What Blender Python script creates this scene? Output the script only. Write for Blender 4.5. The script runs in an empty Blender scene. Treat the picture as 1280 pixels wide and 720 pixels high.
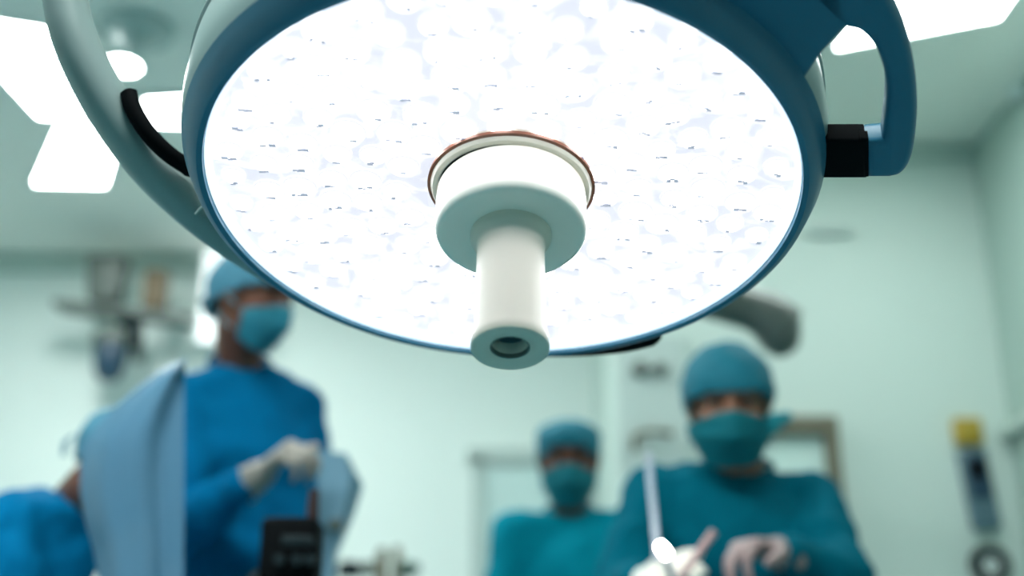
import bpy, bmesh, math, random
from mathutils import Vector, Matrix, noise
random.seed(7)
sc = bpy.context.scene
COL = sc.collection

# ------------------------------------------------------------------ camera
F = 1500.0; PITCH = math.radians(19.0); CAMZ = 0.85
cd = bpy.data.cameras.new('camera'); cam = bpy.data.objects.new('camera', cd); COL.objects.link(cam)
cam.location = (0, 0, CAMZ); cam.rotation_euler = (math.pi/2 + PITCH, 0, 0)
cd.sensor_width = 36.0; cd.lens = F/1280*36.0
cd.clip_start = 0.02
cd.dof.use_dof = True; cd.dof.focus_distance = 1.06; cd.dof.aperture_fstop = 2.0
sc.camera = cam
# ------------------------------------------------------------------ world, exposure
w = bpy.data.worlds.new('world'); sc.world = w; w.use_nodes = True
w.node_tree.nodes['Background'].inputs[0].default_value = (.6, .8, .8, 1)
w.node_tree.nodes['Background'].inputs[1].default_value = 0.3
sc.view_settings.view_transform = 'Standard'; sc.view_settings.look = 'None'
sc.view_settings.gamma = 1; sc.view_settings.use_curve_mapping = False
sc.view_settings.exposure = 0.2
PANEL_STRENGTH = 30.0      # ceiling light panels
LED_STRENGTH = 6.5        # surgical lamp LEDs
PLATE_STRENGTH = .95     # emission standing in for LED light on the back plate
sc.cycles.use_denoising = True
sc.cycles.max_bounces = 8; sc.cycles.diffuse_bounces = 5
sc.cycles.caustics_reflective = False; sc.cycles.caustics_refractive = False
sc.cycles.sample_clamp_indirect = 6

# ------------------------------------------------------------------ geometry helpers
CP, SP = math.cos(PITCH), math.sin(PITCH)
def ray(u, v):
    a = (u-640)/F; b = (360-v)/F
    return Vector((a, CP-b*SP, SP+b*CP))
C0 = Vector((0, 0, CAMZ))
def D(u, v, d): return C0 + ray(u, v)*d
def Y(u, v, y): r = ray(u, v); return C0 + r*(y/r.y)
def X(u, v, x): r = ray(u, v); return C0 + r*(x/r.x)
def Z(u, v, z): r = ray(u, v); return C0 + r*((z-CAMZ)/r.z)

def lin(c):
    c = c/255.0
    return c/12.92 if c <= .04045 else ((c+.055)/1.055)**2.4
def srgb(r, g, b): return (lin(r), lin(g), lin(b), 1)

def mat(name, col, rough=.5, metal=0, noise_amt=0, noise_scale=8, emit=None, estr=0, bump=0, spec=.5, col2=None, trans=0, sheen=0):
    m = bpy.data.materials.new(name); m.use_nodes = True
    nt = m.node_tree; b = nt.nodes['Principled BSDF']
    b.inputs['Base Color'].default_value = col
    b.inputs['Roughness'].default_value = rough; b.inputs['Metallic'].default_value = metal
    b.inputs['Specular IOR Level'].default_value = spec
    if sheen: b.inputs['Sheen Weight'].default_value = sheen
    if emit is not None:
        b.inputs['Emission Color'].default_value = emit; b.inputs['Emission Strength'].default_value = estr
    tc = nt.nodes.new('ShaderNodeTexCoord')
    n = nt.nodes.new('ShaderNodeTexNoise'); n.inputs['Scale'].default_value = noise_scale; n.inputs['Detail'].default_value = 4
    nt.links.new(tc.outputs['Object'], n.inputs['Vector'])
    if noise_amt or col2:
        mx = nt.nodes.new('ShaderNodeMix'); mx.data_type = 'RGBA'
        mx.inputs[6].default_value = col
        mx.inputs[7].default_value = col2 or tuple(c*(1-noise_amt) for c in col[:3])+(1,)
        nt.links.new(n.outputs['Fac'], mx.inputs[0]); nt.links.new(mx.outputs[2], b.inputs['Base Color'])
    if bump:
        bp = nt.nodes.new('ShaderNodeBump'); bp.inputs['Strength'].default_value = bump; bp.inputs['Distance'].default_value = .01
        nt.links.new(n.outputs['Fac'], bp.inputs['Height']); nt.links.new(bp.outputs['Normal'], b.inputs['Normal'])
    if trans:
        out = nt.nodes['Material Output']; t = nt.nodes.new('ShaderNodeBsdfTransparent'); ms = nt.nodes.new('ShaderNodeMixShader')
        ms.inputs[0].default_value = trans
        nt.links.new(b.outputs[0], ms.inputs[1]); nt.links.new(t.outputs[0], ms.inputs[2]); nt.links.new(ms.outputs[0], out.inputs[0])
    return m

def obj(name, bm, m, parent=None, smooth=True, angle=40):
    me = bpy.data.meshes.new(name); bmesh.ops.recalc_face_normals(bm, faces=bm.faces[:])
    bm.to_mesh(me); bm.free()
    if isinstance(m, (list, tuple)):
        for k in m: me.materials.append(k)
    else: me.materials.append(m)
    if smooth:
        me.shade_smooth()
        try: me.set_sharp_from_angle(angle=math.radians(angle))
        except Exception: pass
    o = bpy.data.objects.new(name, me); COL.objects.link(o)
    if parent: o.parent = parent
    return o
def thing(name, label, cat, loc=(0, 0, 0), group=None, rot=None):
    o = bpy.data.objects.new(name, None); COL.objects.link(o); o.empty_display_size = .1
    o.location = loc; o['label'] = label; o['category'] = cat
    if group: o['group'] = group
    if rot is not None: o.rotation_euler = rot.to_euler()
    return o
def tag(o, label, cat, group=None):
    o['label'] = label; o['category'] = cat
    if group: o['group'] = group
    return o
def structure(o): o['kind'] = 'structure'; return o
def origin_to(o, p):
    """move a top-level mesh's origin to p (world) and keep the shape where it is"""
    p = Vector(p); o.data.transform(Matrix.Translation(-p)); o.location = p; return o

def add_box(bm, c, s, rot=None, bevel=0, seg=2):
    r = bmesh.ops.create_cube(bm, size=1)
    M = Matrix.Translation(Vector(c)) @ (rot.to_4x4() if rot is not None else Matrix.Identity(4)) @ Matrix.Diagonal((*s, 1))
    bmesh.ops.transform(bm, matrix=M, verts=r['verts'])
    if bevel:
        ed = list({e for v in r['verts'] for e in v.link_edges})
        bmesh.ops.bevel(bm, geom=ed, offset=bevel, segments=seg, affect='EDGES', profile=.5)
def box(*a, **k): bm = bmesh.new(); add_box(bm, *a, **k); return bm
def frame_of(d):
    d = d.normalized(); a = Vector((0, 0, 1)) if abs(d.z) < .9 else Vector((1, 0, 0))
    x = a.cross(d).normalized(); return x, d.cross(x), d
def add_tube(bm, pts, rad, n=16, cap=True, flat=1.0, upv=None):
    pts = [Vector(p) for p in pts]
    if not isinstance(rad, (list, tuple)): rad = [rad]*len(pts)
    rings = []; px = None
    for i, p in enumerate(pts):
        d = (pts[min(i+1, len(pts)-1)]-pts[max(i-1, 0)]).normalized()
        if px is None:
            px = frame_of(d)[0] if upv is None else Vector(upv)
        px = (px-d*px.dot(d)).normalized(); py = d.cross(px)
        rings.append([bm.verts.new(p+px*math.cos(2*math.pi*k/n)*rad[i]*flat+py*math.sin(2*math.pi*k/n)*rad[i]) for k in range(n)])
    for a, b in zip(rings, rings[1:]):
        for k in range(n): bm.faces.new((a[k], a[(k+1) % n], b[(k+1) % n], b[k]))
    if cap:
        bm.faces.new(rings[0][::-1]); bm.faces.new(rings[-1])
def add_lathe(bm, prof, n=64, M=None, closed=False):
    """prof: (r, z) pairs about local z"""
    M = M or Matrix.Identity(4); rings = []
    for r, z in prof:
        if r < 1e-6: rings.append([bm.verts.new(M @ Vector((0, 0, z)))])
        else: rings.append([bm.verts.new(M @ Vector((r*math.cos(2*math.pi*k/n), r*math.sin(2*math.pi*k/n), z))) for k in range(n)])
    pr = list(zip(rings, rings[1:]))
    if closed: pr.append((rings[-1], rings[0]))
    for a, b in pr:
        for k in range(n):
            q = [a[k % len(a)], a[(k+1) % len(a)], b[(k+1) % len(b)], b[k % len(b)]]
            f = []
            for v in q:
                if v not in f: f.append(v)
            if len(f) > 2:
                try: bm.faces.new(f)
                except ValueError: pass
def catmull(pts, k=8):
    out = []; P = [2*pts[0]-pts[1]]+list(pts)+[2*pts[-1]-pts[-2]]
    for i in range(1, len(P)-2):
        for j in range(k):
            t = j/k; a, b, c, d = P[i-1], P[i], P[i+1], P[i+2]
            out.append(.5*((2*b)+(-a+c)*t+(2*a-5*b+4*c-d)*t*t+(-a+3*b-3*c+d)*t**3))
    out.append(P[-2]); return out
def matrix_to(p, zdir):
    x, y, d = frame_of(Vector(zdir)); M = Matrix((x, y, d)).transposed().to_4x4(); M.translation = Vector(p); return M
def add_prism(bm, poly, n, th, bevel=0, seg=3):
    """poly: points in a plane with normal n; the prism lies from th/2 below it to th/2 above"""
    n = Vector(n).normalized()
    vs = [bm.verts.new(Vector(p)-n*th/2) for p in poly]
    f = bm.faces.new(vs); r = bmesh.ops.extrude_face_region(bm, geom=[f])
    nv = [g for g in r['geom'] if isinstance(g, bmesh.types.BMVert)]
    bmesh.ops.translate(bm, verts=nv, vec=n*th)
    if bevel:
        allv = set(vs) | set(nv)
        ed = [e for e in bm.edges if e.verts[0] in allv and e.verts[1] in allv and len(e.link_faces) == 2 and
              e.calc_face_angle(0) > math.radians(60) and abs((e.verts[0].co-e.verts[1].co).normalized().dot(n)) < .5]
        bmesh.ops.bevel(bm, geom=ed, offset=bevel, segments=seg, affect='EDGES', profile=.5)

# ------------------------------------------------------------------ materials
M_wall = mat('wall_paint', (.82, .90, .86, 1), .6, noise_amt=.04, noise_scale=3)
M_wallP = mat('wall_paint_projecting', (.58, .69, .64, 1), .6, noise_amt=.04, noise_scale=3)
M_wallF = mat('wall_paint_front', (.16, .30, .33, 1), .6, noise_amt=.1, noise_scale=3)  # kept dark so the unseen front wall returns little light
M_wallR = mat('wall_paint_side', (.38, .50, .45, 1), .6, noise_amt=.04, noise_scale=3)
M_ceil = mat('ceiling_paint', (.89, .90, .84, 1), .8, noise_amt=.05, noise_scale=2)
M_floor = mat('floor_vinyl', (.09, .23, .27, 1), .4, noise_amt=.15, noise_scale=6)
M_soffit = mat('cornice_paint', (.52, .63, .58, 1), .7, noise_amt=.05)
M_panel = mat('ceiling_panel_light', (.9, .95, .95, 1), .5, emit=(.93, 1, .98, 1), estr=PANEL_STRENGTH)
M_frame_w = mat('white_metal', (.75, .82, .80, 1), .4, noise_amt=.03)
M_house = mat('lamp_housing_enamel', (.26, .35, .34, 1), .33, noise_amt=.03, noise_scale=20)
M_enamel_shaded = mat('lamp_enamel_shaded', (.012, .145, .24, 1), .4, noise_amt=.05)  # navy tint puts the shade of downward faces into the colour
M_arm = mat('lamp_arm_enamel', (.25, .32, .31, 1), .38, noise_amt=.04)
M_black = mat('black_plastic', (.002, .003, .004, 1), .7, noise_amt=.2, spec=.06)
M_dark = mat('dark_rubber', (.006, .016, .020, 1), .6, noise_amt=.2, spec=.2)
M_cream = mat('cream_plastic', (.72, .66, .56, 1), .28, noise_amt=.03, noise_scale=15)
M_cream_lit = mat('cream_plastic_lit', (.93, .89, .80, 1), .3, noise_amt=.02, noise_scale=15)  # cream plastic lightened to carry the lamp light on the handle base
M_rust = mat('copper_ring', (.30, .10, .05, 1), .4, noise_amt=.5, noise_scale=30)
M_grey = mat('grey_plastic', (.12, .145, .13, 1), .45, noise_amt=.1)
M_lgrey = mat('light_grey_plastic', (.50, .60, .57, 1), .45, noise_amt=.08)
M_taupe = mat('taupe_metal', (.15, .14, .095, 1), .5, noise_amt=.15)
M_tan = mat('tan_plastic', (.17, .12, .065, 1), .6, noise_amt=.15)
M_navyplastic = mat('dark_blue_plastic', (.015, .05, .09, 1), .4, noise_amt=.15)
M_yellow = mat('yellow_plastic', (.42, .28, .02, 1), .5, noise_amt=.1)
M_bluegrey = mat('blue_grey_plastic', (.09, .17, .21, 1), .4, noise_amt=.1)
M_skin_dark = mat('skin_brown', (.16, .055, .03, 1), .5, noise_amt=.2, noise_scale=12)
M_skin_mid = mat('skin_tan', (.30, .13, .075, 1), .5, noise_amt=.2, noise_scale=12)
M_eye = mat('eye_dark', (.015, .01, .01, 1), .2)
M_hair = mat('dark_hair', (.02, .012, .01, 1), .6, noise_amt=.3)
M_glove_c = mat('cream_latex', (.30, .27, .24, 1), .4, noise_amt=.1)
M_glove_p = mat('pinkish_latex', (.30, .20, .20, 1), .4, noise_amt=.1)
M_glove_lit = mat('white_latex_glow', (.90, .84, .76, 1), .4, noise_amt=.05)  # pale latex, whitened further for the glow on the surgeon's hand
M_gown_blue = mat('gown_blue', (.0005, .17, .38, 1), .8, noise_amt=.5, noise_scale=4, bump=.3, spec=.03)
M_gown_teal = mat('gown_teal', (.0005, .125, .185, 1), .8, noise_amt=.3, noise_scale=5, bump=.3, spec=.03)
M_gown_teal2 = mat('gown_bright_teal', (.0005, .24, .33, 1), .8, noise_amt=.3, noise_scale=5, bump=.3, spec=.03)
M_cap_pale = mat('cap_pale_blue', (.07, .25, .36, 1), .8, noise_amt=.25, noise_scale=30)
M_cap_teal = mat('cap_teal', (.0005, .16, .23, 1), .8, noise_amt=.25, noise_scale=20)
M_mask_cyan = mat('mask_cyan', (.04, .36, .50, 1), .7, noise_amt=.1, noise_scale=30)
M_mask_teal = mat('mask_teal', (.0005, .27, .34, 1), .7, noise_amt=.1, noise_scale=30)
M_shoe = mat('clog_white', (.6, .65, .65, 1), .5)
M_trouser = mat('trouser_teal', (.01, .15, .2, 1), .8, noise_amt=.2)
M_drape = mat('drape_pale_blue', (.09, .23, .36, 1), .45, noise_amt=.25, noise_scale=4, bump=.2, trans=.12)
M_drape2 = mat('cover_pale_blue', (.17, .34, .46, 1), .4, noise_amt=.2, noise_scale=4, bump=.2, trans=.10)
M_rod = mat('lavender_plastic', (.42, .46, .55, 1), .3)
M_glass = mat('window_glass', (.62, .78, .73, 1), .08, noise_amt=.03)

# ------------------------------------------------------------------ room
HC = CAMZ+2.05
YA, YB = 5.48, 4.26                      # far wall and the nearer wall block on the right
xb = Y(765, 300, YB).x; xr = Y(1230, 300, YB).x
x0, yb = -3.4, -2.2
structure(obj('floor', box(((x0+xr)/2, (yb+YA)/2, -.05), (xr-x0+.4, YA-yb+.4, .1)), M_floor, smooth=False))
structure(obj('ceiling', box(((x0+xr)/2, (yb+YA)/2, HC+.05), (xr-x0+.4, YA-yb+.4, .1)), M_ceil, smooth=False))
structure(obj('wall_back', box(((x0+xb)/2, YA+.05, HC/2), (xb-x0+.2, .1, HC)), M_wall, smooth=False))
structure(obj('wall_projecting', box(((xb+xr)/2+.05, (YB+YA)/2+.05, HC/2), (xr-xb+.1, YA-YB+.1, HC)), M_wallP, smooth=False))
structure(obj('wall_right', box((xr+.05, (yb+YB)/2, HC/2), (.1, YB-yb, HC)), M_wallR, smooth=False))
structure(obj('wall_left', box((x0-.05, (yb+YA)/2, HC/2), (.1, YA-yb+.2, HC)), M_wall, smooth=False))
structure(obj('wall_front', box(((x0+xr)/2, yb-.05, HC/2), (xr-x0+.2, .1, HC)), M_wallF, smooth=False))
structure(obj('trim_1', box(((x0+xb)/2, YA-.025, HC-.045), (xb-x0, .05, .09), bevel=.01), M_soffit, smooth=False))
structure(obj('trim_2', box(((xb+xr)/2, YB-.02, HC-.03), (xr-xb, .04, .06), bevel=.01), M_soffit, smooth=False))
structure(obj('baseboard_back', box(((x0+xb)/2, YA-.01, .06), (xb-x0, .02, .12)), M_lgrey, smooth=False))
structure(obj('baseboard_right', box((xr-.01, (yb+YB)/2, .06), (.02, YB-yb, .12)), M_lgrey, smooth=False))

# door on the far wall
dl = Y(592, 572, YA); dr = Y(735, 572, YA)
zt = dl.z
bm = bmesh.new()
add_box(bm, (dl.x+.025, YA-.02, zt/2), (.06, .05, zt)); add_box(bm, (dr.x, YA-.02, zt/2), (.06, .05, zt)); add_box(bm, ((dl.x+dr.x)/2, YA-.02, zt), (dr.x-dl.x+.06, .05, .07))
fr = structure(obj('door_1', bm, M_lgrey, smooth=False))
bm = bmesh.new(); add_box(bm, ((dl.x+dr.x)/2, YA-.012, zt/2-.02), (dr.x-dl.x-.02, .02, zt-.05)); obj('door_panel', bm, mat('door_paint', (.60, .76, .74, 1), .5, noise_amt=.04), fr, smooth=False)
bm = bmesh.new(); add_tube(bm, [(dl.x+.12, YA-.07, 1.0), (dl.x+.22, YA-.07, 1.0)], .01); add_tube(bm, [(dl.x+.12, YA-.02, 1.0), (dl.x+.12, YA-.07, 1.0)], .01); obj('door_handle', bm, M_grey, fr)

# window with taupe frame behind the surgeon
a = Y(895, 522, YB); b = Y(1043, 526, YB); fw = .05
cx, cw, ct, ch = (a.x+b.x)/2, b.x-a.x, b.z, .85
bm = bmesh.new()
for sx in (-1, 1): add_box(bm, (cx+sx*(cw/2-fw/2), YB-.025, ct-ch/2), (fw, .05, ch), bevel=.005)
add_box(bm, (cx, YB-.025, ct-fw/2), (cw, .052, fw*1.3), bevel=.005); add_box(bm, (cx, YB-.025, ct-ch+fw/2), (cw, .052, fw), bevel=.005)
wf = structure(obj('window_1', bm, M_taupe, smooth=False))
obj('pane', box((cx, YB-.008, ct-ch/2), (cw-.08, .012, ch-.08)), M_glass, wf, smooth=False)

# ceiling light panels
def ceiling_light(name, corners, label, group=None):
    c = sum(corners, Vector())/4
    t = thing(name, label, 'ceiling light', (c.x, c.y, HC-.012), group)
    bm = bmesh.new(); L = [p-c for p in corners]
    vs = [bm.verts.new((p.x, p.y, -.006)) for p in L]; vs2 = [bm.verts.new((p.x, p.y, .008)) for p in L]
    bm.faces.new(vs); bm.faces.new(vs2[::-1])
    for k in range(4): bm.faces.new((vs[k], vs[(k+1) % 4], vs2[(k+1) % 4], vs2[k]))
    obj('diffuser', bm, M_panel, t, smooth=False)
    bm = bmesh.new()
    for k in range(4):
        p, q = L[k], L[(k+1) % 4]; m = (p+q)/2; d = (q-p)
        add_box(bm, (m.x, m.y, 0), (d.length+.02, .02, .02), rot=Matrix.Rotation(math.atan2(d.y, d.x), 3, 'Z'))
    obj('panel_frame', bm, M_frame_w, t, smooth=False)
    return t
def zc(*uv): return [Z(u, v, HC-.012) for u, v in uv]
ceiling_light('ceiling_light', zc((-75, 12), (118, 42), (142, 147), (48, 144)), 'largest glowing ceiling panel at the upper left, cut by the lamp arm')
ceiling_light('ceiling_light', zc((72, 153), (158, 149), (134, 230), (40, 228)), 'glowing ceiling panel below the largest one, wholly left of the lamp arm')
ceiling_light('ceiling_light', zc((176, 122), (262, 116), (256, 156), (194, 154)), 'small glowing ceiling panel between the lamp arm and the lamp housing')
ceiling_light('ceiling_light', zc((1085, -40), (1292, -40), (1250, 20), (1040, 60)), 'glowing ceiling panel at the upper right behind the perimeter handle')
for i, (px, py) in enumerate([(-1.2, 1.0), (-.1, .2), (-.42, 3.75)]):  # unseen fill panels, added to brighten the room and the far wall
    ceiling_light('ceiling_light', [Vector((px+sx*(.5, .5, .32)[i], py+sy*(.28, .28, .14)[i], HC-.012)) for sx, sy in ((-1, -1), (1, -1), (1, 1), (-1, 1))],
                  'unseen rectangular ceiling panel added as fill light, %s' % ['left of the surgical lamp', 'in the middle of the room', 'hidden behind the surgical lamp to brighten the far wall'][i])
# small round downlight and a ceiling plate
p = Z(154, 78, HC)
t = thing('downlight', 'small round bright downlight beside the lamp arm at upper left', 'downlight', (p.x, p.y, HC))
bm = bmesh.new(); add_lathe(bm, [(0, -.012), (.055, -.012), (.055, 0), (0, 0)], 32); obj('lens', bm, M_panel, t)
bm = bmesh.new(); add_lathe(bm, [(.055, -.015), (.07, -.012), (.07, 0), (.055, 0)], 32, closed=True); obj('trim_ring', bm, M_frame_w, t)
p = Z(172, 34, HC)
t = thing('ceiling_mount', 'dim grey round ceiling mounting plate at upper left behind the lamp arm', 'ceiling mount', (p.x, p.y, HC))
bm = bmesh.new(); add_lathe(bm, [(0, -.07), (.05, -.07), (.07, -.035), (.11, -.03), (.12, 0), (0, 0)], 40); obj('cover_plate', bm, M_lgrey, t)
bm = bmesh.new(); add_lathe(bm, [(0, -.085), (.03, -.085), (.035, -.07), (0, -.07)], 32); obj('hub', bm, M_lgrey, t)
p = Z(1281, 112, HC)
t = thing('smoke_detector', 'small round white ceiling detector at the right edge', 'smoke detector', (p.x-.01, p.y, HC))
bm = bmesh.new(); add_lathe(bm, [(0, -.045), (.03, -.045), (.05, -.02), (.055, 0), (0, 0)], 32); obj('detector_body', bm, M_frame_w, t)
bm = bmesh.new(); add_lathe(bm, [(0, -.052), (.018, -.052), (.022, -.045), (0, -.045)], 24); obj('sensor_cap', bm, M_dark, t)

# ------------------------------------------------------------------ the surgical light
# lens centre and orientation
n_c = Vector((math.sin(-.067)*math.cos(.987), -math.sin(.987), -math.cos(.987)*math.cos(.067)))  # camera axes: right, up, forward
LS = .75                                  # the lamp face is about half a metre across
c_c = Vector((-.012, .109, 1.446))*LS
def cam2w(v): return Vector((v.x, v.z*CP-v.y*SP, v.z*SP+v.y*CP))
LN = cam2w(n_c).normalized(); LC = cam2w(c_c)+C0
ez = -LN; ex = (Vector((1, 0, 0))-ez*ez.x).normalized(); ey = ez.cross(ex)
LR = Matrix((ex, ey, ez)).transposed(); LM = LR.to_4x4() @ Matrix.Diagonal((LS, LS, LS, 1)); LM.translation = LC; LI = LM.inverted()
def PL(u, v, h):     # local point where the view ray meets the lamp's own plane z = h
    r = (LI.to_3x3() @ ray(u, v)); o = LI @ C0; return o+r*((h-o.z)/r.z)
def LD(u, v, d): return LI @ D(u, v, d*LS)
lamp = thing('surgical_light', 'huge round surgical lamp with glowing LED face and centre handle', 'surgical light', LC, rot=LR); lamp.scale = (LS, LS, LS)
R = .35
bm = bmesh.new()
add_lathe(bm, [(.351, .0), (.3525, -.006), (.358, -.010), (.366, -.006), (.375, .008), (.385, .030), (.389, .06), (.388, .10), (.382, .15), (.370, .195),
               (.345, .232), (.30, .262), (.22, .28), (.12, .288), (0, .29)], 128)
add_lathe(bm, [(.351, .0), (.351, .012), (0, .012)], 128)
obj('housing', bm, M_house, lamp, angle=30)
bm = bmesh.new(); add_lathe(bm, [(.3870, .104), (.3905, .108), (.3905, .114), (.3860, .118)], 128, closed=True); obj('housing_seam', bm, M_arm, lamp)
bm = bmesh.new(); add_lathe(bm, [(.3525, -.007), (.3535, -.0115), (.360, -.0128), (.3685, -.008), (.377, .008), (.382, .018), (.380, .022), (.366, .0)], 128, closed=True)
obj('rim_lip', bm, M_enamel_shaded, lamp)  # lip runs up the rim to carry the painted shade
# edge of the clear cover, lamp light in it given as emission
M_edge = mat('lens_edge', (.6, .75, .9, 1), .2, emit=(.72, .86, 1, 1), estr=.95)
bm = bmesh.new(); add_lathe(bm, [(.3455, .004), (.3465, -.004), (.351, -.0075), (.3527, -.004), (.3527, .008), (.3455, .008)], 128, closed=True); obj('lens_edge', bm, M_edge, lamp)
# back plate; the LED light falling on it is put into its emission
M_plate = mat('led_plate', (.12, .12, .13, 1), .5)
nt = M_plate.node_tree; bs = nt.nodes['Principled BSDF']
tc = nt.nodes.new('ShaderNodeTexCoord'); vo = nt.nodes.new('ShaderNodeTexNoise'); vo.inputs['Scale'].default_value = 16; vo.inputs['Detail'].default_value = 3; vo.inputs['Distortion'].default_value = 1.5
cr = nt.nodes.new('ShaderNodeValToRGB'); cr.color_ramp.elements[0].position = .43; cr.color_ramp.elements[0].color = (.76, .79, .89, 1)
cr.color_ramp.elements[1].position = .60; cr.color_ramp.elements[1].color = (1.08, 1.08, 1.1, 1)
nt.links.new(tc.outputs['Object'], vo.inputs['Vector']); nt.links.new(vo.outputs['Fac'], cr.inputs['Fac']); nt.links.new(cr.outputs['Color'], bs.inputs['Emission Color'])
bs.inputs['Emission Strength'].default_value = PLATE_STRENGTH
bm = bmesh.new(); add_lathe(bm, [(0, .007), (.347, .007), (.347, .010), (0, .010)], 96); obj('led_back_plate', bm, M_plate, lamp)
M_led = mat('led_lens', (.9, .9, .9, 1), .2, emit=(1, 1, 1, 1), estr=LED_STRENGTH)
M_chip = mat('led_contact', (.42, .43, .50, 1), .6, spec=.1, emit=(.7, .72, .85, 1), estr=.38)  # emission stands in for dome light coming through the contacts
M_chip2 = mat('led_wall', (.12, .12, .14, 1), .4, emit=(.88, .90, .98, 1), estr=.92)  # emission stands in for LED light on the cup wall
spots = []
for k, (rr, nn) in enumerate([(.125, 16), (.165, 22), (.205, 27), (.245, 33), (.285, 38), (.323, 42)]):
    for j in range(nn):
        a_ = 2*math.pi*(j+.5*(k % 2))/nn + random.uniform(-.02, .02)
        spots.append((rr*math.cos(a_)+random.uniform(-.002, .002), rr*math.sin(a_)+random.uniform(-.002, .002), random.random()))
spots.sort(key=lambda s: s[1])       # nearest to the camera (largest) first
def led(bm, x, y, q, s=1.0):
    rr = .0190*(.85+.3*q)*s; M = Matrix.Translation((x, y, .004))
    f0 = len(bm.faces)
    add_lathe(bm, [(rr, .003), (rr*1.02, -.001), (rr*.92, -.002), (rr*.9, .0008), (0, .0008)], 20, M)
    bm.faces.ensure_lookup_table()
    for f in bm.faces[f0:]: f.material_index = 2
    f1 = len(bm.faces)
    add_lathe(bm, [(rr*.84, .0009), (rr*.7, -.004), (rr*.4, -.006), (0, -.0068)], 20, M)
    bm.faces.ensure_lookup_table()
    for f in bm.faces[f1:]: f.material_index = 0
    f2 = len(bm.faces)
    # contacts of the LED chip, on the dome
    for dx, wd, hh in ((-.0046, .0036, .0024), (.0002, .0030, .0018), (.0044, .0040, .0030)):
        if random.random() < .75:
            jx = random.uniform(-.0008, .0008)
            add_box(bm, (x+dx*(.5+q)+jx, y+random.uniform(-.0018, .0018)+.004, -.0048), (wd*random.uniform(1.1, 2.2), hh*random.uniform(.9, 1.9), .0012))
    bm.faces.ensure_lookup_table()
    for f in bm.faces[f2:]: f.material_index = 1
for i, (x, y, q) in enumerate(spots[:100]):
    bm = bmesh.new(); led(bm, 0, 0, q, 1 if math.hypot(x, y) < .3 else .85); o = obj('led_lens', bm, [M_led, M_chip, M_chip2], lamp); o.location = (x, y, 0)
bm = bmesh.new()
for (x, y, q) in spots[100:]: led(bm, x, y, q, 1 if math.hypot(x, y) < .3 else .85)
o = obj('led_lens', bm, [M_led, M_chip, M_chip2], lamp); o['kind'] = 'stuff'
# clear cover
M_cov = bpy.data.materials.new('clear_cover'); M_cov.use_nodes = True; nt = M_cov.node_tree; nt.nodes.clear()
o_ = nt.nodes.new('ShaderNodeOutputMaterial'); t_ = nt.nodes.new('ShaderNodeBsdfTransparent'); g_ = nt.nodes.new('ShaderNodeBsdfGlossy'); g_.inputs['Roughness'].default_value = .05
m_ = nt.nodes.new('ShaderNodeMixShader'); m_.inputs[0].default_value = .03
nt.links.new(t_.outputs[0], m_.inputs[1]); nt.links.new(g_.outputs[0], m_.inputs[2]); nt.links.new(m_.outputs[0], o_.inputs[0])
bm = bmesh.new(); add_lathe(bm, [(.09, -.0050), (.344, -.0050), (.344, -.0035), (.09, -.0035)], 96, closed=True); obj('lens_cover', bm, M_cov, lamp)

# central handle
h0 = PL(639, 232, -.004); HL = .215
ang = math.radians(54.0)
hd = (LI.to_3x3() @ cam2w(Vector((-.005, -math.sin(ang), -math.cos(ang))))).normalized()
# length at which the grip's end lies on the photographed height
def proj(p):
    q = (LM @ p)-C0; zf_ = q.y*CP+q.z*SP; return 640+F*q.x/zf_, 360-F*(q.z*CP-q.y*SP)/zf_
HL = .15
while proj(h0+hd*HL)[1] < 437: HL += .001
tip = h0+hd*HL
HM = matrix_to(h0, hd)
# keep z axis = handle direction
FM = matrix_to(h0, (0, 0, -1))
bm = bmesh.new(); add_lathe(bm, [(.070, -.006), (.0955, -.006), (.0960, .004), (.0925, .009), (.086, .010), (.070, .006)], 72, FM, closed=True)
flange = obj('handle_flange', bm, M_cream, lamp)
bm = bmesh.new(); add_lathe(bm, [(.0945, -.0005), (.0985, -.0005), (.0990, .004), (.0955, .005)], 72, FM, closed=True); obj('flange_ring', bm, M_rust, flange)
bm = bmesh.new(); add_lathe(bm, [(0, .004), (.086, .004), (.086, .0125), (0, .0125)], 72, FM); obj('flange_gap', bm, M_black, flange)
bm = bmesh.new()
add_lathe(bm, [(0, .012), (.084, .012), (.0870, .016), (.0880, .030), (.0878, .066), (.0865, .072), (.0835, .0755), (.079, .0765), (.046, .075), (0, .075)], 72, HM)
base = obj('handle_base', bm, M_cream_lit, lamp, angle=60)
bm = bmesh.new()
L = HL
add_lathe(bm, [(.047, .070), (.0465, .081), (.0440, .086), (.0400, .089), (.0385, .096), (.0385, .12), (.0390, L-.026), (.0415, L-.016), (.0430, L-.007), (.0425, L-.002),
               (.0390, L), (.022, L-.003), (.020, L-.006), (.019, L-.022), (0, L-.024)], 56, HM)
grip = obj('handle_grip', bm, M_cream, base, angle=50)
bm = bmesh.new(); add_lathe(bm, [(.0195, L-.008), (.0200, L-.003), (.0215, L-.003), (.0215, L-.008)], 40, HM, closed=True); obj('grip_ring', bm, M_grey, grip)
bm = bmesh.new(); add_lathe(bm, [(0, L-.0235), (.0188, L-.0235), (.0188, L-.0215), (0, L-.0215)], 40, HM); obj('grip_hole_shade', bm, mat('hole_shade_teal', (.02, .07, .09, 1), .6), grip)  # dark disc added to deepen the shade inside the grip's hole

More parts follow.
